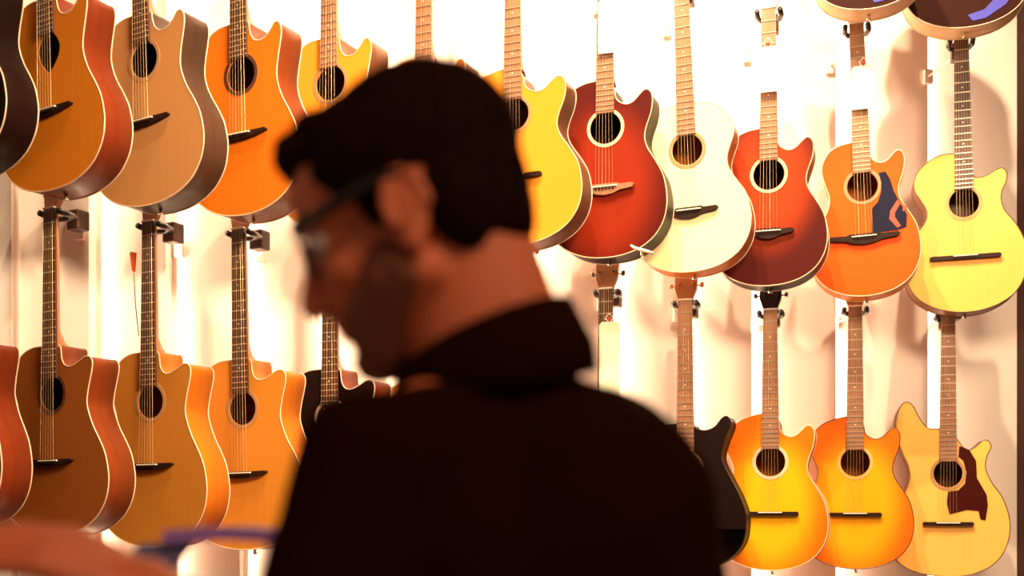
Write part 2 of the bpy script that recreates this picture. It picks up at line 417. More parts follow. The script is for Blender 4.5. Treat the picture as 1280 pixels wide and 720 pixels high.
    np_ = T2 @ Vector((0, 0.0, nz - 0.012))
    HANGERS.append((gid, np_, psi, x))
    return root, T

def gloss(name, c, edge=None, hw=0.18, H=0.5, r0=0.55, r1=1.05, grain=0.04, cz=0.42):
    b = None
    if edge: b = (edge, hw, cz*H, 0.52*H, r0, r1)
    return mat(name, c, rough=0.5, coat=0.04, coatr=0.15, spec=0.15, grain=grain, gscale=150, burst=b)
F_amber = gloss('amber_spruce', (0.66, 0.2, 0.012))
F_sand = gloss('sand_grey_spruce', (0.52, 0.245, 0.085))
F_orange = gloss('orange_spruce', (0.68, 0.155, 0.008))
F_yellow = gloss('yellow_spruce', (.84,.28,.022))
F_brown = gloss('brown_cedar', (0.3, 0.085, 0.012))
F_tan = gloss('honey_spruce', (0.5, 0.19, 0.025))
F_honey = gloss('amber_honey_spruce', (0.62, 0.235, 0.026))
F_white = gloss('pale_natural_spruce', (0.98, 0.84, 0.46))
F_red = gloss('red_sunburst', (0.235, 0.016, 0.0015), (0.07, 0.003, 0.001), r0=0.5, r1=1.08)
F_rbrown = gloss('red_brown_sunburst', (0.38, 0.038, 0.003), (0.065, 0.003, 0.001), r0=0.35, r1=0.98, cz=0.62)
F_tang = gloss('tangerine_top', (0.82, 0.092, 0.002), (0.66, 0.07, 0.002), r0=0.7, r1=1.2)
F_pale = gloss('pale_yellow_spruce', (0.93, 0.46, 0.10))
F_gold = gloss('golden_sunburst', (0.88, 0.43, 0.005), (0.78, 0.15, 0.002), r0=0.45, r1=1.0)
F_gold2 = gloss('golden_orange_sunburst', (0.88, 0.38, 0.005), (0.80, 0.13, 0.002), r0=0.48, r1=1.0)
F_cream = gloss('creamy_spruce', (0.88, 0.47, 0.10))
F_black = mat('glossy_black_top', (0.008, 0.002, 0.001), rough=0.5, spec=0.12)
F_dburst = mat('dark_sunburst', (0.03, 0.006, 0.003), rough=0.7, spec=0.1) if 1 else gloss('dark_sunburst', (0.16, 0.035, 0.012), (0.01, 0.004, 0.004), r0=0.3, r1=0.75)
F_mah = gloss('reddish_mahogany_top', (0.52, 0.15, 0.03))
def sidem(n, c): return mat(n, c, rough=0.42, coat=0.04, spec=0.16, grain=0.12, gscale=60)
S_red = sidem('red_brown_sides', (0.15, 0.022, 0.005))
S_dark = sidem('dark_walnut_sides', (0.055, 0.026, 0.016))
S_black = mat('black_sides', (0.010, 0.003, 0.002), rough=0.45, spec=0.12)
S_mah = sidem('mahogany_sides', (0.16, 0.030, 0.006))
S_orange = sidem('orange_maple_sides', (0.46, 0.12, 0.008))
S_tan = sidem('tan_sides', (0.50, 0.30, 0.16))
S_brown = sidem('brown_sides', (0.14, 0.045, 0.013))

M_guard = mat('blue_black_pickguard', (0.010, 0.010, 0.030), rough=0.5, spec=0.1)
M_tort = mat('tortoiseshell_pickguard', (0.045, 0.003, 0.001), rough=0.5, spec=0.1, bump=0.0)
M_redmark = mat('red_mark', (0.75, 0.05, 0.02), rough=0.4)
M_bluereflect = mat('blue_reflection_paint', (0.05, 0.05, 0.45), rough=0.4)

guard10 = ([(.30,.785),(.42,.79),(.50,.74),(.56,.66),(.66,.58),(.78,.50),(.76,.42),(.60,.405),(.14,.40),(.16,.56),(.27,.60),(.33,.66),(.34,.72)], M_guard,
           [([(.62,.60),(.48,.53),(.46,.48),(.60,.42),(.66,.43),(.56,.49),(.57,.52),(.66,.57)], M_redmark),
            ([(.76,.565),(.70,.535),(.72,.52),(.79,.545)], M_redmark)])
guard11 = ([((x-452)/152, (722-y)/367) for x, y in [(480,398),(505,408),(522,436),(524,478),(548,520),(551,545),(545,583),(532,580),(528,560),(500,557),(455,568),(449,540),(452,512),(478,508),(494,492),(498,465),(490,435),(478,425)]], M_tort, [])
sheen = [([(.02,.075),(.28,.10),(.50,.185),(.74,.20),(.62,.12),(.30,.045),(.10,.035)], 0, M_bluereflect, 'painted_reflection', 'painted blue-violet reflection near the bottom edge')]  # blue-violet reflection on the dark gloss, painted as a flat patch

G = 'guitar'
UP = [
 guitar('U0', -58, -22, 212, 5, 'upper', 'scoop', F_black, S_black, 'black guitar cut by the left frame edge, upper row, glossy black side'),
 guitar('U1', 61, -4, 238, 126, 'upper', 'scoop', F_amber, S_red, 'amber guitar with a teardrop sound hole and red-brown sides, upper row', hole='drop', hole_v=.735, bridge_v=.405, roll=-1.5, nut=-180),
 guitar('U2', 180, 16, 257, 249, 'upper', 'scoop', F_sand, S_dark, 'sand coloured guitar with dark walnut sides, upper row', hole_v=.755, bridge_v=.43, roll=-2, nut=-160),
 guitar('U3', 301, 28, 269, 370, 'upper', 'scoop', F_orange, S_mah, 'orange guitar with mahogany sides, just left of the dark haired man, upper row', hole_v=.73, bridge_v=.41, rosette=M_rosetted, nut=-145, roll=-1),
 guitar('U4', 413, 47, 284, 482, 'upper', 'scoop', F_yellow, S_brown, 'bright yellow guitar partly hidden by the top of the man\'s hair at its left', fb=M_rosel, hole_v=.76, nut=-125),
 guitar('U5', 531, 72, 298, 600, 'upper', 'scoop', F_mah, S_mah, 'reddish guitar almost wholly hidden behind the man\'s head, only neck and horn showing', fb=M_rosel, nut=-95),
 guitar('U6', 642, 85, 307, 725, 'upper', 'soft', F_yellow, S_brown, 'broad yellow guitar touching the back of the man\'s head, upper row', fb=M_rosel, hole_v=.738, bridge_v=.385, nut=-75),
 guitar('U7', 757, 100, 322, 832, 'upper', 'sharp', F_red, S_black, 'red sunburst guitar with cream ring round the sound hole, upper row', fb=M_rosel, rosette=M_cream, hole_v=.73, bridge_v=.388, bridge_m=M_rosel, nut=-55),
 guitar('U8', 859, 130, 340, 934, 'upper', 'full', F_white, S_orange, 'very pale natural guitar between the red and the red-brown sunburst guitars', fb=M_rosel, hole_v=.727, bridge_v=.357, roll=-2, nut=-25),
 guitar('U9', 961, 160, 357, 1033, 'upper', 'sharp', F_rbrown, S_black, 'red-brown sunburst guitar with a white ringed sound hole and white saddle', fb=M_rosel, rosette=M_cream, hole_v=.705, bridge_v=.335, nut=12, bridge_w=.15),
 guitar('U10', 1078, 177, 370, 1147, 'upper', 'sharp', F_tang, S_orange, 'tangerine orange guitar with a blue-black pickguard carrying a red mark', fb=M_rosel, hole_v=.71, bridge_v=.375, roll=-2, guard=guard10, nut=30, bridge_w=.215),
 guitar('U11', 1205, 191, 390, 1281, 'upper', 'round', F_pale, S_brown, 'pale yellow guitar with rounded horn at the right end of the upper row', bind=M_dbind, hole_v=.685, bridge_v=.343, nut=48, roll=-1, bridge_w=.215, rosette=mat('pale_rosette', (0.50, 0.25, 0.06), rough=0.4)),
]
LO = [
 guitar('L0', -54, 415, 655, 0, 'lower', 'dip', F_brown, S_red, 'brown guitar cut by the left frame edge, lower row', nut=245),
 guitar('L1', 65, 432, 669, 133, 'lower', 'dip', F_brown, S_mah, 'dark honey brown guitar at the left of the lower row, above the raised hand', hole_v=.745, bridge_v=.385, nut=262, rosette=M_rosetted),
 guitar('L2', 188, 440, 684, 256, 'lower', 'dip', F_tan, S_orange, 'tan guitar with orange sides between the brown and the honey guitars, lower row', hole_v=.745, bridge_v=.415, nut=278),
 guitar('L3', 303, 449, 687, 377, 'lower', 'dip', F_honey, S_orange, 'honey amber guitar beside the black one, lower row, left of the man', hole_v=.74, bridge_v=.395, nut=287, roll=-1),
 guitar('L4', 414, 461, 690, 488, 'lower', 'dip', F_black, S_red, 'black guitar with cream edges half hidden by the man\'s shoulder under his chin', hole_v=.73, nut=302, rosette=M_cream),
 guitar('L5', 531, 475, 698, 605, 'lower', 'dip', F_tan, S_mah, 'tan guitar hidden behind the man\'s neck and back, lower row', nut=320),
 guitar('L6', 650, 490, 705, 722, 'lower', 'soft', F_tan, S_brown, 'guitar behind the man\'s collar, only its pegs showing under the broad yellow guitar', nut=335),
 guitar('L7', 758, 508, 712, 830, 'lower', 'soft', F_pale, S_brown, 'guitar behind the man\'s back with a pale tag on its neck, lower row', nut=362),
 guitar('L8', 857, 530, 712, 931, 'lower', 'horned', F_black, S_black, 'black guitar with pointed horn rising beside the man\'s far shoulder', nut=376, fb=M_rosel, bind=M_black),
 guitar('L9', 963, 517, 713, 1034, 'lower', 'soft', F_gold, S_orange, 'golden yellow guitar left of its orange-edged look-alike, next to the black horned one', nut=388, head=M_dhead, fb=M_rosel, rosette=M_cream, hole_v=.692, bridge_v=.362),
 guitar('L10', 1069, 521, 711, 1141, 'lower', 'soft', F_gold2, S_orange, 'golden guitar with orange burst edges under the tangerine guitar', nut=384, fb=M_rosel, rosette=mat('gold_rosette', (0.7, 0.42, 0.12), rough=0.4), bind=M_dbind, hole_v=.70, bridge_v=.357, bridge_w=.165),
 guitar('L11', 1185, 536, 720, 1261, 'lower', 'double', F_cream, S_brown, 'creamy yellow double-horned guitar with a dark red-brown pickguard, lower right', nut=392, bind=M_dbind, guard=guard11, fb=M_rosel, hole_v=.695, bridge_v=.354, bridge_w=.16),
]
TH = [
 guitar('T10', 1086, -180, 11, 1158, 'third', 'full', F_dburst, S_tan, 'dark sunburst guitar of which only a sliver shows at the top, above the tangerine guitar', nut=-330, painted_sheen=sheen),
 guitar('T11', 1208, -165, 34, 1288, 'third', 'full', F_dburst, S_tan, 'dark sunburst guitar bottom in the top right corner with a painted blue-violet reflection', nut=-310, painted_sheen=sheen),
]
OUTG = {'T10', 'T11'}

# blue labels inside the frame on the left guitars' glossy sides are reflections; no object is added for them

# ------------------------------------------------------------------ hangers
WHERE = {'U0': 'above the frame over the black guitar at the left edge', 'U1': 'above the frame over the amber teardrop guitar', 'U2': 'above the frame over the sand coloured guitar',
 'U3': 'above the frame over the orange guitar', 'U4': 'above the frame over the bright yellow guitar left of the man\'s hair', 'U5': 'above the frame over the man\'s head', 'U6': 'at the top edge over the broad yellow guitar',
 'U7': 'at the top edge over the red sunburst guitar', 'U8': 'at the top edge over the very pale guitar', 'T10': 'above the frame, left of the two over the dark sunburst guitars', 'T11': 'above the frame at the top right corner',
 'U9': 'at the top edge above the red-brown sunburst guitar', 'U10': 'holding the tangerine guitar', 'U11': 'holding the pale yellow guitar at the right end',
 'L0': 'at the left frame edge under the black guitar', 'L1': 'under the amber teardrop guitar, holding the brown guitar', 'L2': 'under the sand coloured guitar', 'L3': 'under the orange guitar beside the man\'s face',
 'L4': 'behind the man\'s face', 'L5': 'behind the man\'s ear', 'L6': 'just behind the man\'s neck under the broad yellow guitar', 'L7': 'under the red sunburst guitar', 'L8': 'under the very pale guitar',
 'L9': 'under the red-brown sunburst guitar, holding the golden guitar', 'L10': 'under the tangerine guitar', 'L11': 'under the pale yellow guitar at the right'}
for gid, p, psi, x in HANGERS:
    if gid not in WHERE: 
        wh = {'U': 'above the frame, holding an upper row guitar', 'T': 'above the frame, holding a dark sunburst guitar'}[gid[0]]
    else: wh = WHERE[gid]
    i = [abs(x - h) for h in HANG].index(min(abs(x - h) for h in HANG)) + 2
    # the facet of the wall straight behind the neck
    t = 0.4
    for k in range(0, len(line) - 1, 2):
        if line[k].x <= p.x <= line[k+1].x: t = line[k].y + (line[k+1].y - line[k].y) * (p.x - line[k].x) / (line[k+1].x - line[k].x) - p.y
    root = thing('guitar_hanger', 'padded fork hanger ' + wh, 'hanger', p + Vector((0, t, 0)), (0, 0, 0), 'guitar hangers fixed to the wall')
    RZ = Matrix.Rotation(-psi, 3, 'Z')
    def q(v): r = RZ @ Vector(v); return (r.x, r.y - t, r.z)
    bm = bmesh.new(); add_box(bm, (0, -0.006, 0), (0.030, 0.020, 0.05), bevel=0.004); obj('wall_plate', bm, M_wall, root)
    bm = bmesh.new(); add_tube(bm, [(0, -0.01, 0), (q((0, .088, 0))[0], -t + 0.14, 0), q((0, 0.090, 0)), q((0, 0.060, 0))], 0.0035, 8); obj('arm', bm, M_wall, root, smooth=True)
    bm = bmesh.new(); add_box(bm, q((0, 0.088, 0)), (0.044, 0.045, 0.056), rot=RZ, bevel=0.006); obj('pivot_block', bm, M_rose, root)
    bm = bmesh.new()
    add_tube(bm, [q(v) for v in [(-0.034, -0.014, 0.004), (-0.036, 0.02, 0), (-0.030, 0.048, 0), (0, 0.058, 0), (0.030, 0.048, 0), (0.036, 0.02, 0), (0.034, -0.014, 0.004)]], 0.0085, 10)
    obj('padded_fork', bm, M_black, root, smooth=True)

# ------------------------------------------------------------------ price tags and small things on the wall
M_card = mat('white_card', (0.90, 0.86, 0.78), rough=0.6)
M_clip = mat('red_clip', (0.45, 0.05, 0.03), rough=0.4)
def price_tag(x, y0, y1, w_, s, label, card=M_card, clip=M_clip, yaw=18):
    s = s * 1.007
    root = thing('price_tag', label, 'price tag', px(x, y1, s), (0, 0, -R(yaw)), 'price tags hanging on guitar necks')
    h = (y1 - y0) / s; ww = w_ / s
    bm = bmesh.new(); add_prism(bm, [(-ww/2, 0), (ww/2, 0), (ww/2, h - .012), (ww/2 - .008, h), (-ww/2 + .008, h), (-ww/2, h - .012)], -0.001, 0.001)
    obj('card', bm, card, root)
    bm = bmesh.new()
    add_tube(bm, [(0, 0, h - .008), (-.012, -.004, h + .012), (0, -.003, h + .024), (.012, -.004, h + .012), (0, 0, h - .006)], 0.0016, 6)
    obj('string_loop', bm, M_bone, root)
    bm = bmesh.new(); add_box(bm, (0, -0.003, h + .008), (0.014, 0.008, 0.010), bevel=0.003); obj('clip', bm, clip, root)
price_tag(762, -2, 66, 29, su(757), 'white price tag on the neck of the red sunburst guitar, at the top edge')
price_tag(960, 58, 115, 30, su(961), 'white price tag on the neck of the red-brown sunburst guitar')
price_tag(1079, 82, 136, 29, su(1078), 'white price tag on the neck of the tangerine guitar')
price_tag(762, 402, 500, 27, su(758)*.965, 'pale greenish price tag on the neck behind the man\'s back', card=mat('pale_green_card', (0.80, 0.84, 0.60), rough=0.6))

# orange paper strip on a cord beside a left neck
s = su(188) * .94
root = thing('cord_tag', 'small orange strip tag on a thin cord beside the neck of the tan guitar', 'tag', px(172, 420, s), (0, 0, R(-12)))
h = 106 / s
bm = bmesh.new(); add_prism(bm, [(-.017, h - .055), (-.007, h - .058), (-.003, h - .005), (-.020, h), (-.024, h - .006)], -0.001, 0.001); obj('strip', bm, mat('orange_strip', (0.70, 0.12, 0.02), rough=0.5), root)
bm = bmesh.new(); add_tube(bm, [(-.012, 0, h - .056), (-.006, 0, h*.35), (0.004, 0, 0)], 0.0016, 6); obj('cord', bm, M_neck, root)
# white plastic end on the red guitar's lower rim
s = su(800) * 1.03
root = thing('plug_clip', 'small white clip at the lower right rim of the red sunburst guitar', 'clip', px(802, 312, s), (0, R(15), R(-20)))
bm = bmesh.new(); add_tube(bm, [(-.035, 0, .006), (-.02, 0, .001), (.012, .004, -.001), (.033, .012, -.001)], [.003, .0045, .0045, .003], 8); obj('clip_bar', bm, M_bone, root, smooth=True)
bm = bmesh.new(); add_tube(bm, [(0, .004, 0), (-.004, .03, -.012), (.004, .06, -.018)], .004, 8); obj('jack_plug', bm, M_chrome, root, smooth=True)

# ------------------------------------------------------------------ the man
def add_ell(bm, c, r, rot=None, seg=20):
    q = bmesh.ops.create_uvsphere(bm, u_segments=seg, v_segments=max(8, seg*2//3), radius=1.0)
    vs = q['verts']
    bmesh.ops.scale(bm, vec=Vector(r), verts=vs)
    if rot is not None: bmesh.ops.rotate(bm, cent=(0, 0, 0), matrix=rot, verts=vs)
    bmesh.ops.translate(bm, vec=Vector(c), verts=vs)
    return vs
def add_cap(bm, a, b, ra, rb, seg=16, flat=None):
    """tapered capsule from a to b; flat = (axis vector, factor) squashes the section"""
    a = Vector(a); b = Vector(b); d = b - a; L = d.length
    z = d.normalized(); u = z.orthogonal().normalized()
    if flat is not None:
        u = (Vector(flat[0]) - z * Vector(flat[0]).dot(z)).normalized()
    v = z.cross(u); fu = flat[1] if flat is not None else 1.0
    prof = []
    for k in range(6): t = math.pi/2 * k/6; prof.append((-ra*math.cos(t), ra*math.sin(t)))
    for k in range(7): t = math.pi/2 * k/6; prof.append((L + rb*math.sin(t), rb*math.cos(t)))
    rings = []; out = []
    for h, r in prof:
        if r < 1e-5: rings.append([bm.verts.new(a + z*h)]); continue
        rings.append([bm.verts.new(a + z*h + (u*fu*math.cos(k*2*math.pi/seg) + v*math.sin(k*2*math.pi/seg))*r) for k in range(seg)])
    for A, B in zip(rings, rings[1:]):
        if len(A) == 1:
            for k in range(seg): bm.faces.new((A[0], B[(k+1) % seg], B[k]))
        elif len(B) == 1:
            for k in range(seg): bm.faces.new((A[k], A[(k+1) % seg], B[0]))
        else:
            for k in range(seg): bm.faces.new((A[k], A[(k+1) % seg], B[(k+1) % seg], B[k]))
def remesh(o, voxel, smooth_n=6, noise=None):
    m = o.modifiers.new('remesh', 'REMESH'); m.mode = 'VOXEL'; m.voxel_size = voxel; m.use_smooth_shade = True
    if smooth_n:
        m = o.modifiers.new('smooth', 'SMOOTH'); m.factor = 0.5; m.iterations = smooth_n
    if noise:
        t = bpy.data.textures.new(o.name, 'CLOUDS'); t.noise_scale = noise[0]
        m = o.modifiers.new('displace', 'DISPLACE'); m.texture = t; m.strength = noise[1]; m.mid_level = 0.5
M_skin = mat('warm_skin', (0.66, 0.175, 0.065), rough=0.5, bump=0.15, gscale=220)
M_skin.node_tree.nodes['Principled BSDF'].inputs['Subsurface Weight'].default_value = 0.12
M_skin.node_tree.nodes['Principled BSDF'].inputs['Subsurface Radius'].default_value = (0.02, 0.008, 0.004)
M_hair = mat('dark_brown_hair', (0.013, 0.0028, 0.0006), rough=0.8, spec=0.06, grain=0.4, gscale=140, bump=0.6)
M_beard = mat('stubble', (0.20, 0.060, 0.022), rough=0.8, bump=0.5, gscale=500)
M_shirt = mat('dark_brown_shirt_cloth', (0.015, 0.0028, 0.0007), rough=0.95, bump=0.5, gscale=90, spec=0.03)
M_jeans = mat('dark_jeans', (0.03, 0.03, 0.045), rough=0.85)
M_shoe = mat('brown_leather', (0.06, 0.025, 0.012), rough=0.4)

BASE = Vector((0.06, 1.10, 0.0))      # on the floor under the hips
HC = px(517, 222, 1400.0)             # middle of the cranium
pitch, hyaw = R(22), R(12)
fwd0 = Vector((-math.cos(hyaw), math.sin(hyaw), 0))
hx = (fwd0 * math.cos(pitch) - Vector((0, 0, 1)) * math.sin(pitch)).normalized()
hzv = (fwd0 * math.sin(pitch) + Vector((0, 0, 1)) * math.cos(pitch)).normalized()
hyv = hzv.cross(hx).normalized()
HM = Matrix((hx, hyv, hzv)).transposed().to_4x4(); HM.translation = HC
HR = HM.to_3x3()
def hp_(x, y, z): return HM @ Vector((x + 0.015, y, z - 0.035)) - BASE
def hell(bm, c, r): add_ell(bm, hp_(*c), r, HR.copy())
def P(v): return Vector(v) - BASE
def W(x, y, s): return px(x, y, s) - BASE

LS = W(462, 590, 1555); RS = W(806, 618, 1245)
C7 = W(612, 455, 1390)
LE = P((-0.175, 0.86, 1.30 - 0.205)); LW = P((-0.300, 0.955, 1.30 - 0.022))
RE = P((0.16, 1.33, 1.30 - 0.20)); RW = P((-0.075, 1.235, 1.30 - 0.065))
SM = (LS + RS) / 2
HIP = P((0.09, 1.13, 0.88))
sh_dir = (RS - LS).normalized(); fwdb = Vector((-0.66, 0.75, 0)).normalized()

bm = bmesh.new()
hell(bm, (-.015, 0, .035), (.098, .074, .090))
hell(bm, (.030, 0, -.025), (.066, .058, .088))
hell(bm, (.035, 0, .040), (.066, .062, .055))
hell(bm, (.070, 0, -.103), (.026, .027, .020))
for sy in (-1, 1):
    add_cap(bm, hp_(-.002, sy*.054, -.062), hp_(.066, sy*.018, -.104), .021, .017)
    hell(bm, (.058, sy*.036, -.028), (.028, .022, .022))
    add_cap(bm, hp_(.088, sy*.012, .026), hp_(.072, sy*.046, .024), .010, .010)
    # ear
    hell(bm, (-.014, sy*.078, -.018), (.018, .008, .030))
    hell(bm, (-.010, sy*.080, -.044), (.010, .007, .011))
    for k in range(9):
        t0 = -2.3 + k*0.42; t1 = t0 + .42
        add_cap(bm, hp_(-.016 + .019*math.cos(t0+1.9), sy*.085, -.014 + .029*math.sin(t0+1.9)), hp_(-.016 + .019*math.cos(t1+1.9), sy*.085, -.014 + .029*math.sin(t1+1.9)), .0045, .0045, seg=8)
    hell(bm, (.103, sy*.013, -.040), (.012, .009, .009))
add_cap(bm, hp_(.091, 0, .016), hp_(.114, 0, -.034), .009, .013)
add_cap(bm, hp_(.092, -.018, -.062), hp_(.092, .018, -.062), .008, .008)
add_cap(bm, hp_(.089, -.016, -.074), hp_(.089, .016, -.074), .009, .009)
add_cap(bm, hp_(-.030, 0, -.030), C7 + Vector((-.012, 0, .01)), .058, .064, seg=24)
add_cap(bm, hp_(-.045, 0, -.005), C7 + Vector((.02, 0, .0)), .052, .058, seg=24)
# torso and limbs
add_cap(bm, C7 + Vector((0, 0, -.05)), LS, .065, .050); add_cap(bm, C7 + Vector((0, 0, -.05)), RS, .065, .050)
add_cap(bm, SM + Vector((0.02, 0, -.09)), HIP, .125, .12, seg=24)
add_cap(bm, LS, LE, .050, .038); add_cap(bm, LE, LW, .038, .025)
add_cap(bm, RS, RE, .050, .038); add_cap(bm, RE, RW, .038, .025)
for sy, dx in ((-1, (-.075, -.045)), (1, (.075, .045))):
    h = HIP + Vector((dx[0], dx[1], -.03)); k = Vector((h.x + .0 , h.y + .03, .47)); a = Vector((h.x + .02, h.y - .02, .08))
    add_cap(bm, h, k, .085, .055); add_cap(bm, k, a, .052, .035)
# hands
def hand(bm, wrist, dirv, nrm, scale, mirror, curls, spread=0.10):
    d = dirv.normalized(); nn = (nrm - d*nrm.dot(d)).normalized(); sd = d.cross(nn) * mirror
    def q(a, b, c): return wrist + (d*a + sd*b + nn*c) * scale
    add_cap(bm, wrist - d*.03, q(.01, 0, 0), .026*scale, .027*scale, flat=(nn, .72))
    for b in (-.030, -.010, .010, .029):
        add_cap(bm, q(.012, b*.55, 0), q(.088 - abs(b)*.25, b, 0), .014*scale, .0125*scale, flat=(nn, .95))
    add_cap(bm, q(.02, -.012, .004), q(.05, -.030, .006), .020*scale, .014*scale)
    for i, (b, L1, L2, L3) in enumerate(((-.031, .043, .026, .021), (-.010, .048, .030, .022), (.011, .045, .028, .021), (.030, .036, .021, .019))):
        cu = curls[i]; ang = cu; p = q(.088 - abs(b)*.25, b, 0)
        sp = b * spread * 10
        for L_, r0, r1, add in ((L1, .0105, .0093, 0), (L2, .0093, .0085, cu*1.1), (L3, .0085, .0070, cu*.8)):
            ang += add
            v = (d*math.cos(ang) + nn*math.sin(ang) + sd*sp*.35).normalized()
            e = p + v * L_ * scale
            add_cap(bm, p, e, r0*scale, r1*scale, seg=10); p = e
    p = q(.035, -.034, .006)
    for v, L_, r0, r1 in ((d*.75 - sd*.62 + nn*.25, .042, .0135, .0115), (d*.92 - sd*.30 + nn*.25, .034, .011, .0085)):
        e = p + v.normalized() * L_ * scale; add_cap(bm, p, e, r0*scale, r1*scale, seg=10); p = e
hand(bm, LW, Vector((-.88, -.10, .36)), Vector((-.30, .35, -.88)), 1.0, 1, (.28, .25, .30, .42))
hand(bm, RW, Vector((-.93, -.12, .25)), Vector((.1, -.2, .95)), 1.0, -1, (.30, .32, .34, .36))
person = obj('person', bm, M_skin, None, smooth=True)
person.location = BASE
remesh(person, 0.0042, 5)
tag(person, 'dark haired man with glasses and dark brown shirt, head bowed, one hand raised', 'person')

M_eye = mat('eye_white', (0.6, 0.5, 0.45), rough=0.2)
for sy in (-1, 1):
    bm = bmesh.new(); add_ell(bm, hp_(.0765, sy*.031, .004), (.0125,)*3); obj('eye', bm, M_eye, person, smooth=True)
bm = bmesh.new()      # hair: cap over the cranium, fuller on top, swept up at the front
def hh(c, r): hell(bm, c, r)
hh((-.024, 0, .050), (.098, .079, .084))
hh((.014, 0, .080), (.070, .062, .045))
hh((-.054, 0, .012), (.060, .067, .070))
hh((-.070, 0, -.022), (.038, .050, .045))
for sy in (-1, 1):
    hh((-.010, sy*.052, .052), (.070, .030, .045))
    hh((.016, sy*.066, .012), (.013, .010, .028))
    hh((-.050, sy*.050, -.018), (.030, .026, .045))
hh((.068, 0, .094), (.032, .046, .026))
for k in range(26):
    a = random.uniform(-1, 1); b = random.random()
    c = hp_(.035 + b*.040 - abs(a)*.018, a*.050, .092 + random.uniform(-.006, .008)); e = hp_(.066 + b*.026 - abs(a)*.02, a*.052 + random.uniform(-.01, .01), .092 + random.uniform(-.012, .014))
    add_cap(bm, c, e, .016, .008, seg=8)
for k in range(0):
    a = random.uniform(0, 2*math.pi); e = random.uniform(.35, 1.3)
    dv = Vector((math.cos(a)*math.cos(e), math.sin(a)*math.cos(e), math.sin(e)))
    c0 = Vector((-.024 + dv.x*.098, dv.y*.076, .056 + dv.z*.082))
    add_cap(bm, hp_(*c0), hp_(*(c0 + Vector((.016, 0, .002)) + dv*.001)), .008, .004, seg=8)
hair = obj('hair', bm, M_hair, person, smooth=True); remesh(hair, 0.004, 3, (0.02, 0.005))
bm = bmesh.new()      # stubble along the jaw and chin
for sy in (-1, 1):
    add_cap(bm, hp_(.010, sy*.054, -.060), hp_(.066, sy*.020, -.104), .0235, .019)
    add_cap(bm, hp_(.030, sy*.046, -.058), hp_(.068, sy*.022, -.090), .024, .020)
for sy in (-1, 1):
    add_cap(bm, hp_(.024, sy*.0505, -.040), hp_(.070, sy*.030, -.070), .019, .018)
hell(bm, (.069, 0, -.104), (.030, .031, .022))
add_cap(bm, hp_(.098, -.018, -.053), hp_(.098, .018, -.053), .0045, .0045)
beard = obj('beard', bm, M_beard, person, smooth=True); remesh(beard, 0.004, 4)
# eyebrows
for sy in (-1, 1):
    bm = bmesh.new(); add_cap(bm, hp_(.097, sy*.014, .029), hp_(.080, sy*.047, .030), .0045, .003, seg=8); obj('eyebrow', bm, M_hair, person, smooth=True)
# glasses
M_frame = mat('black_glasses_frame', (0.010, 0.006, 0.005), rough=0.25, coat=0.4)
bm = bmesh.new()
for sy in (-1, 1):
    pts = [hp_(.098 - .010*abs(math.cos(t))*(1 if math.cos(t)*sy > 0 else 0), sy*.033 + .026*math.cos(t)*1.0, .002 + .020*math.sin(t)) for t in [2*math.pi*k/20 for k in range(20)]]
    add_tube(bm, pts, .0026, 6, closed=True)
    add_tube(bm, [hp_(.088, sy*.059, .010), hp_(.084, sy*.072, .012), hp_(.040, sy*.082, .012), hp_(-.005, sy*.085, .014), hp_(-.026, sy*.084, .010), hp_(-.036, sy*.080, -.010)], [.005, .006, .006, .005, .003, .003], 8)
add_tube(bm, [hp_(.098, -.009, .008), hp_(.103, 0, .011), hp_(.098, .009, .008)], .0026, 6)
gl = obj('glasses', bm, M_frame, person, smooth=True)
M_glass = bpy.data.materials.new('lens_glass'); M_glass.use_nodes = True
M_glass.node_tree.nodes['Principled BSDF'].inputs['Transmission Weight'].default_value = 1.0
M_glass.node_tree.nodes['Principled BSDF'].inputs['Roughness'].default_value = 0.03
M_glass.node_tree.nodes['Principled BSDF'].inputs['IOR'].default_value = 1.05
for sy in (-1, 1):
    bm = bmesh.new(); vs = []
    for dxl in (0, .0012):
        vs.append([bm.verts.new(hp_(.097 - .008*abs(math.cos(t))*(1 if math.cos(t)*sy > 0 else 0) + dxl, sy*.033 + .025*math.cos(t), .002 + .019*math.sin(t))) for t in [2*math.pi*k/20 for k in range(20)]])
    bm.faces.new(vs[0]); bm.faces.new(vs[1][::-1])
    for i in range(20): bm.faces.new((vs[0][i], vs[0][(i+1) % 20], vs[1][(i+1) % 20], vs[1][i]))
    obj('lens', bm, M_glass, gl)

# shirt: one garment over the torso and both arms, collar as a sub-part
bm = bmesh.new()
CB = C7 + Vector((.0, .0, -.045))
add_cap(bm, CB + Vector((.02, 0, -.03)), LS + Vector((0, 0, -.004)), .082, .066, seg=24)
add_cap(bm, CB + Vector((.03, 0, -.03)), RS + Vector((0, 0, -.002)), .085, .068, seg=24)
add_cap(bm, SM + Vector((0.035, 0, -.055)), HIP + Vector((.02, 0, .12)), .150, .135, seg=28)
add_cap(bm, SM + sh_dir*.085 + Vector((.02, 0, -.05)), HIP + sh_dir*.05, .108, .125, seg=24)
add_cap(bm, SM - sh_dir*.085 + Vector((.01, 0, -.06)), HIP - sh_dir*.05, .105, .125, seg=24)
add_cap(bm, SM + Vector((.02, 0, -.15)), HIP + Vector((0, 0, -.06)), .14, .145, seg=24)
add_cap(bm, LS, LE, .067, .053, seg=20); add_cap(bm, LE, LE + (LW - LE)*.80, .053, .036, seg=20)
add_cap(bm, RS, RE, .069, .054, seg=20); add_cap(bm, RE, RE + (RW - RE)*.86, .054, .038, seg=20)
shirt = obj('shirt', bm, M_shirt, person, smooth=True); remesh(shirt, 0.006, 8, (0.09, 0.014))
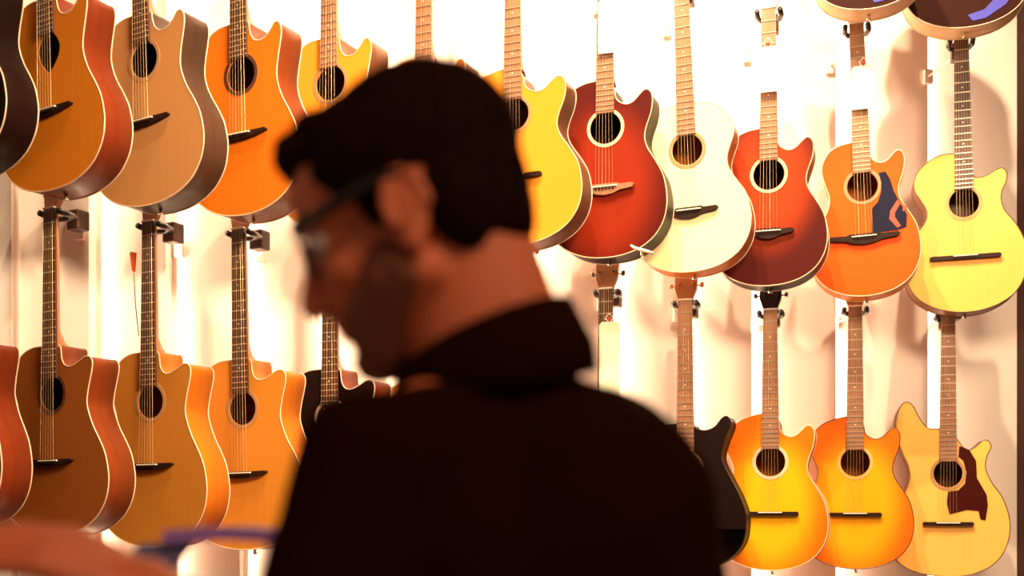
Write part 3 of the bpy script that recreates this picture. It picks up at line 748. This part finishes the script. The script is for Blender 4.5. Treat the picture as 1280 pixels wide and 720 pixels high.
# standing collar round the neck, open at the throat, high and stiff at the nape
cc = W(612, 452, 1385); ax = (hp_(-.03, 0, -.06) - C7).normalized()
ax = (ax*.55 + Vector((-.2, 0, .8))*.45).normalized()
cf = (fwdb - ax*fwdb.dot(ax)).normalized(); cs = ax.cross(cf)
bm = bmesh.new(); NA = 40; rows = []
for k in range(NA + 1):
    a = R(28) + (2*math.pi - R(56)) * k / NA
    nb = -math.cos(a)          # +1 at the nape
    rr = .062 + .006*max(0, nb)
    d = cf*math.cos(a) + cs*math.sin(a)
    h = .020 + .022*max(0, nb)
    pts = [cc + d*(rr*1.12) - ax*.030, cc + d*rr*1.02 + ax*.0, cc + d*(rr*1.05 + .010) + ax*h, cc + d*(rr*1.05 + .016) + ax*h, cc + d*(rr*1.30 + .010) - ax*.004, cc + d*(rr*1.42) - ax*.030]
    rows.append([bm.verts.new(p) for p in pts])
for A, B in zip(rows, rows[1:]):
    for i in range(6): bm.faces.new((A[i], A[(i+1) % 6], B[(i+1) % 6], B[i]))
bm.faces.new(rows[0]); bm.faces.new(rows[-1])
obj('collar', bm, M_shirt, shirt, smooth=True)
bm = bmesh.new()
add_cap(bm, HIP + Vector((-.05, -.02, .0)), HIP + Vector((.05, .02, .0)), .135, .135, seg=24)
for dx in ((-.075, -.045), (.075, .045)):
    h = HIP + Vector((dx[0], dx[1], -.03)); k = Vector((h.x, h.y + .03, .47)); a = Vector((h.x + .02, h.y - .02, .09))
    add_cap(bm, h, k, .098, .068, seg=20); add_cap(bm, k, a, .068, .058, seg=20)
tr = obj('trousers', bm, M_jeans, person, smooth=True); remesh(tr, 0.008, 4)
for dx in ((-.075, -.045), (.075, .045)):
    h = HIP + Vector((dx[0], dx[1], 0)); a = Vector((h.x + .02, h.y - .02, 0))
    bm = bmesh.new()
    add_cap(bm, a + Vector((.02, -.02, .05)), a + fwdb*.17 + Vector((0, 0, .036)), .048, .034, seg=18)
    add_box(bm, a + fwdb*.075 + Vector((0, 0, .012)), (.29, .092, .024), rot=Matrix.Rotation(math.atan2(fwdb.y, fwdb.x), 3, 'Z'), bevel=.01)
    sh = obj('shoe', bm, M_shoe, person, smooth=True); remesh(sh, 0.006, 3)

# folded brochure held in the far hand
M_violet = mat('violet_cover', (0.34, 0.20, 0.62), rough=0.4)
M_blue = mat('blue_grey_page', (0.16, 0.17, 0.34), rough=0.5)
s = 1262.0
root = thing('brochure', 'violet-blue folded brochure held in front of the man, above his raised hand', 'brochure', px(352, 672, s), (0, 0, 0))
o0 = px(352, 672, s)
bm = bmesh.new()
def sheet(bm, pts, th):
    """pts: rows of 3D points -> thin slab"""
    rows_t = [[bm.verts.new(Vector(p) + Vector((0, 0, th/2))) for p in r] for r in pts]
    rows_b = [[bm.verts.new(Vector(p) - Vector((0, 0, th/2))) for p in r] for r in pts]
    R_, C_ = len(pts), len(pts[0])
    for i in range(R_-1):
        for j in range(C_-1):
            bm.faces.new((rows_t[i][j], rows_t[i][j+1], rows_t[i+1][j+1], rows_t[i+1][j]))
            bm.faces.new((rows_b[i][j], rows_b[i+1][j], rows_b[i+1][j+1], rows_b[i][j+1]))
    for i in range(R_-1):
        for j in (0, C_-1): bm.faces.new((rows_t[i][j], rows_t[i+1][j], rows_b[i+1][j], rows_b[i][j]))
    for j in range(C_-1):
        for i in (0, R_-1): bm.faces.new((rows_t[i][j], rows_b[i][j], rows_b[i][j+1], rows_t[i][j+1]))
sheet(bm, [[Vector((-.118*t, .09*u, .004*math.sin(math.pi*t))) for t in [k/10 for k in range(11)]] for u in [k/6 for k in range(7)]], .013)
obj('cover', bm, M_violet, root, smooth=False)
bm = bmesh.new()
add_prism(bm, [Vector(((a - 352)/s, (672 - b)/s)) for a, b in [(240, 676), (172, 680), (150, 700), (128, 745), (190, 748)]], 0.01, 0.013)
obj('page', bm, M_blue, root, smooth=False)
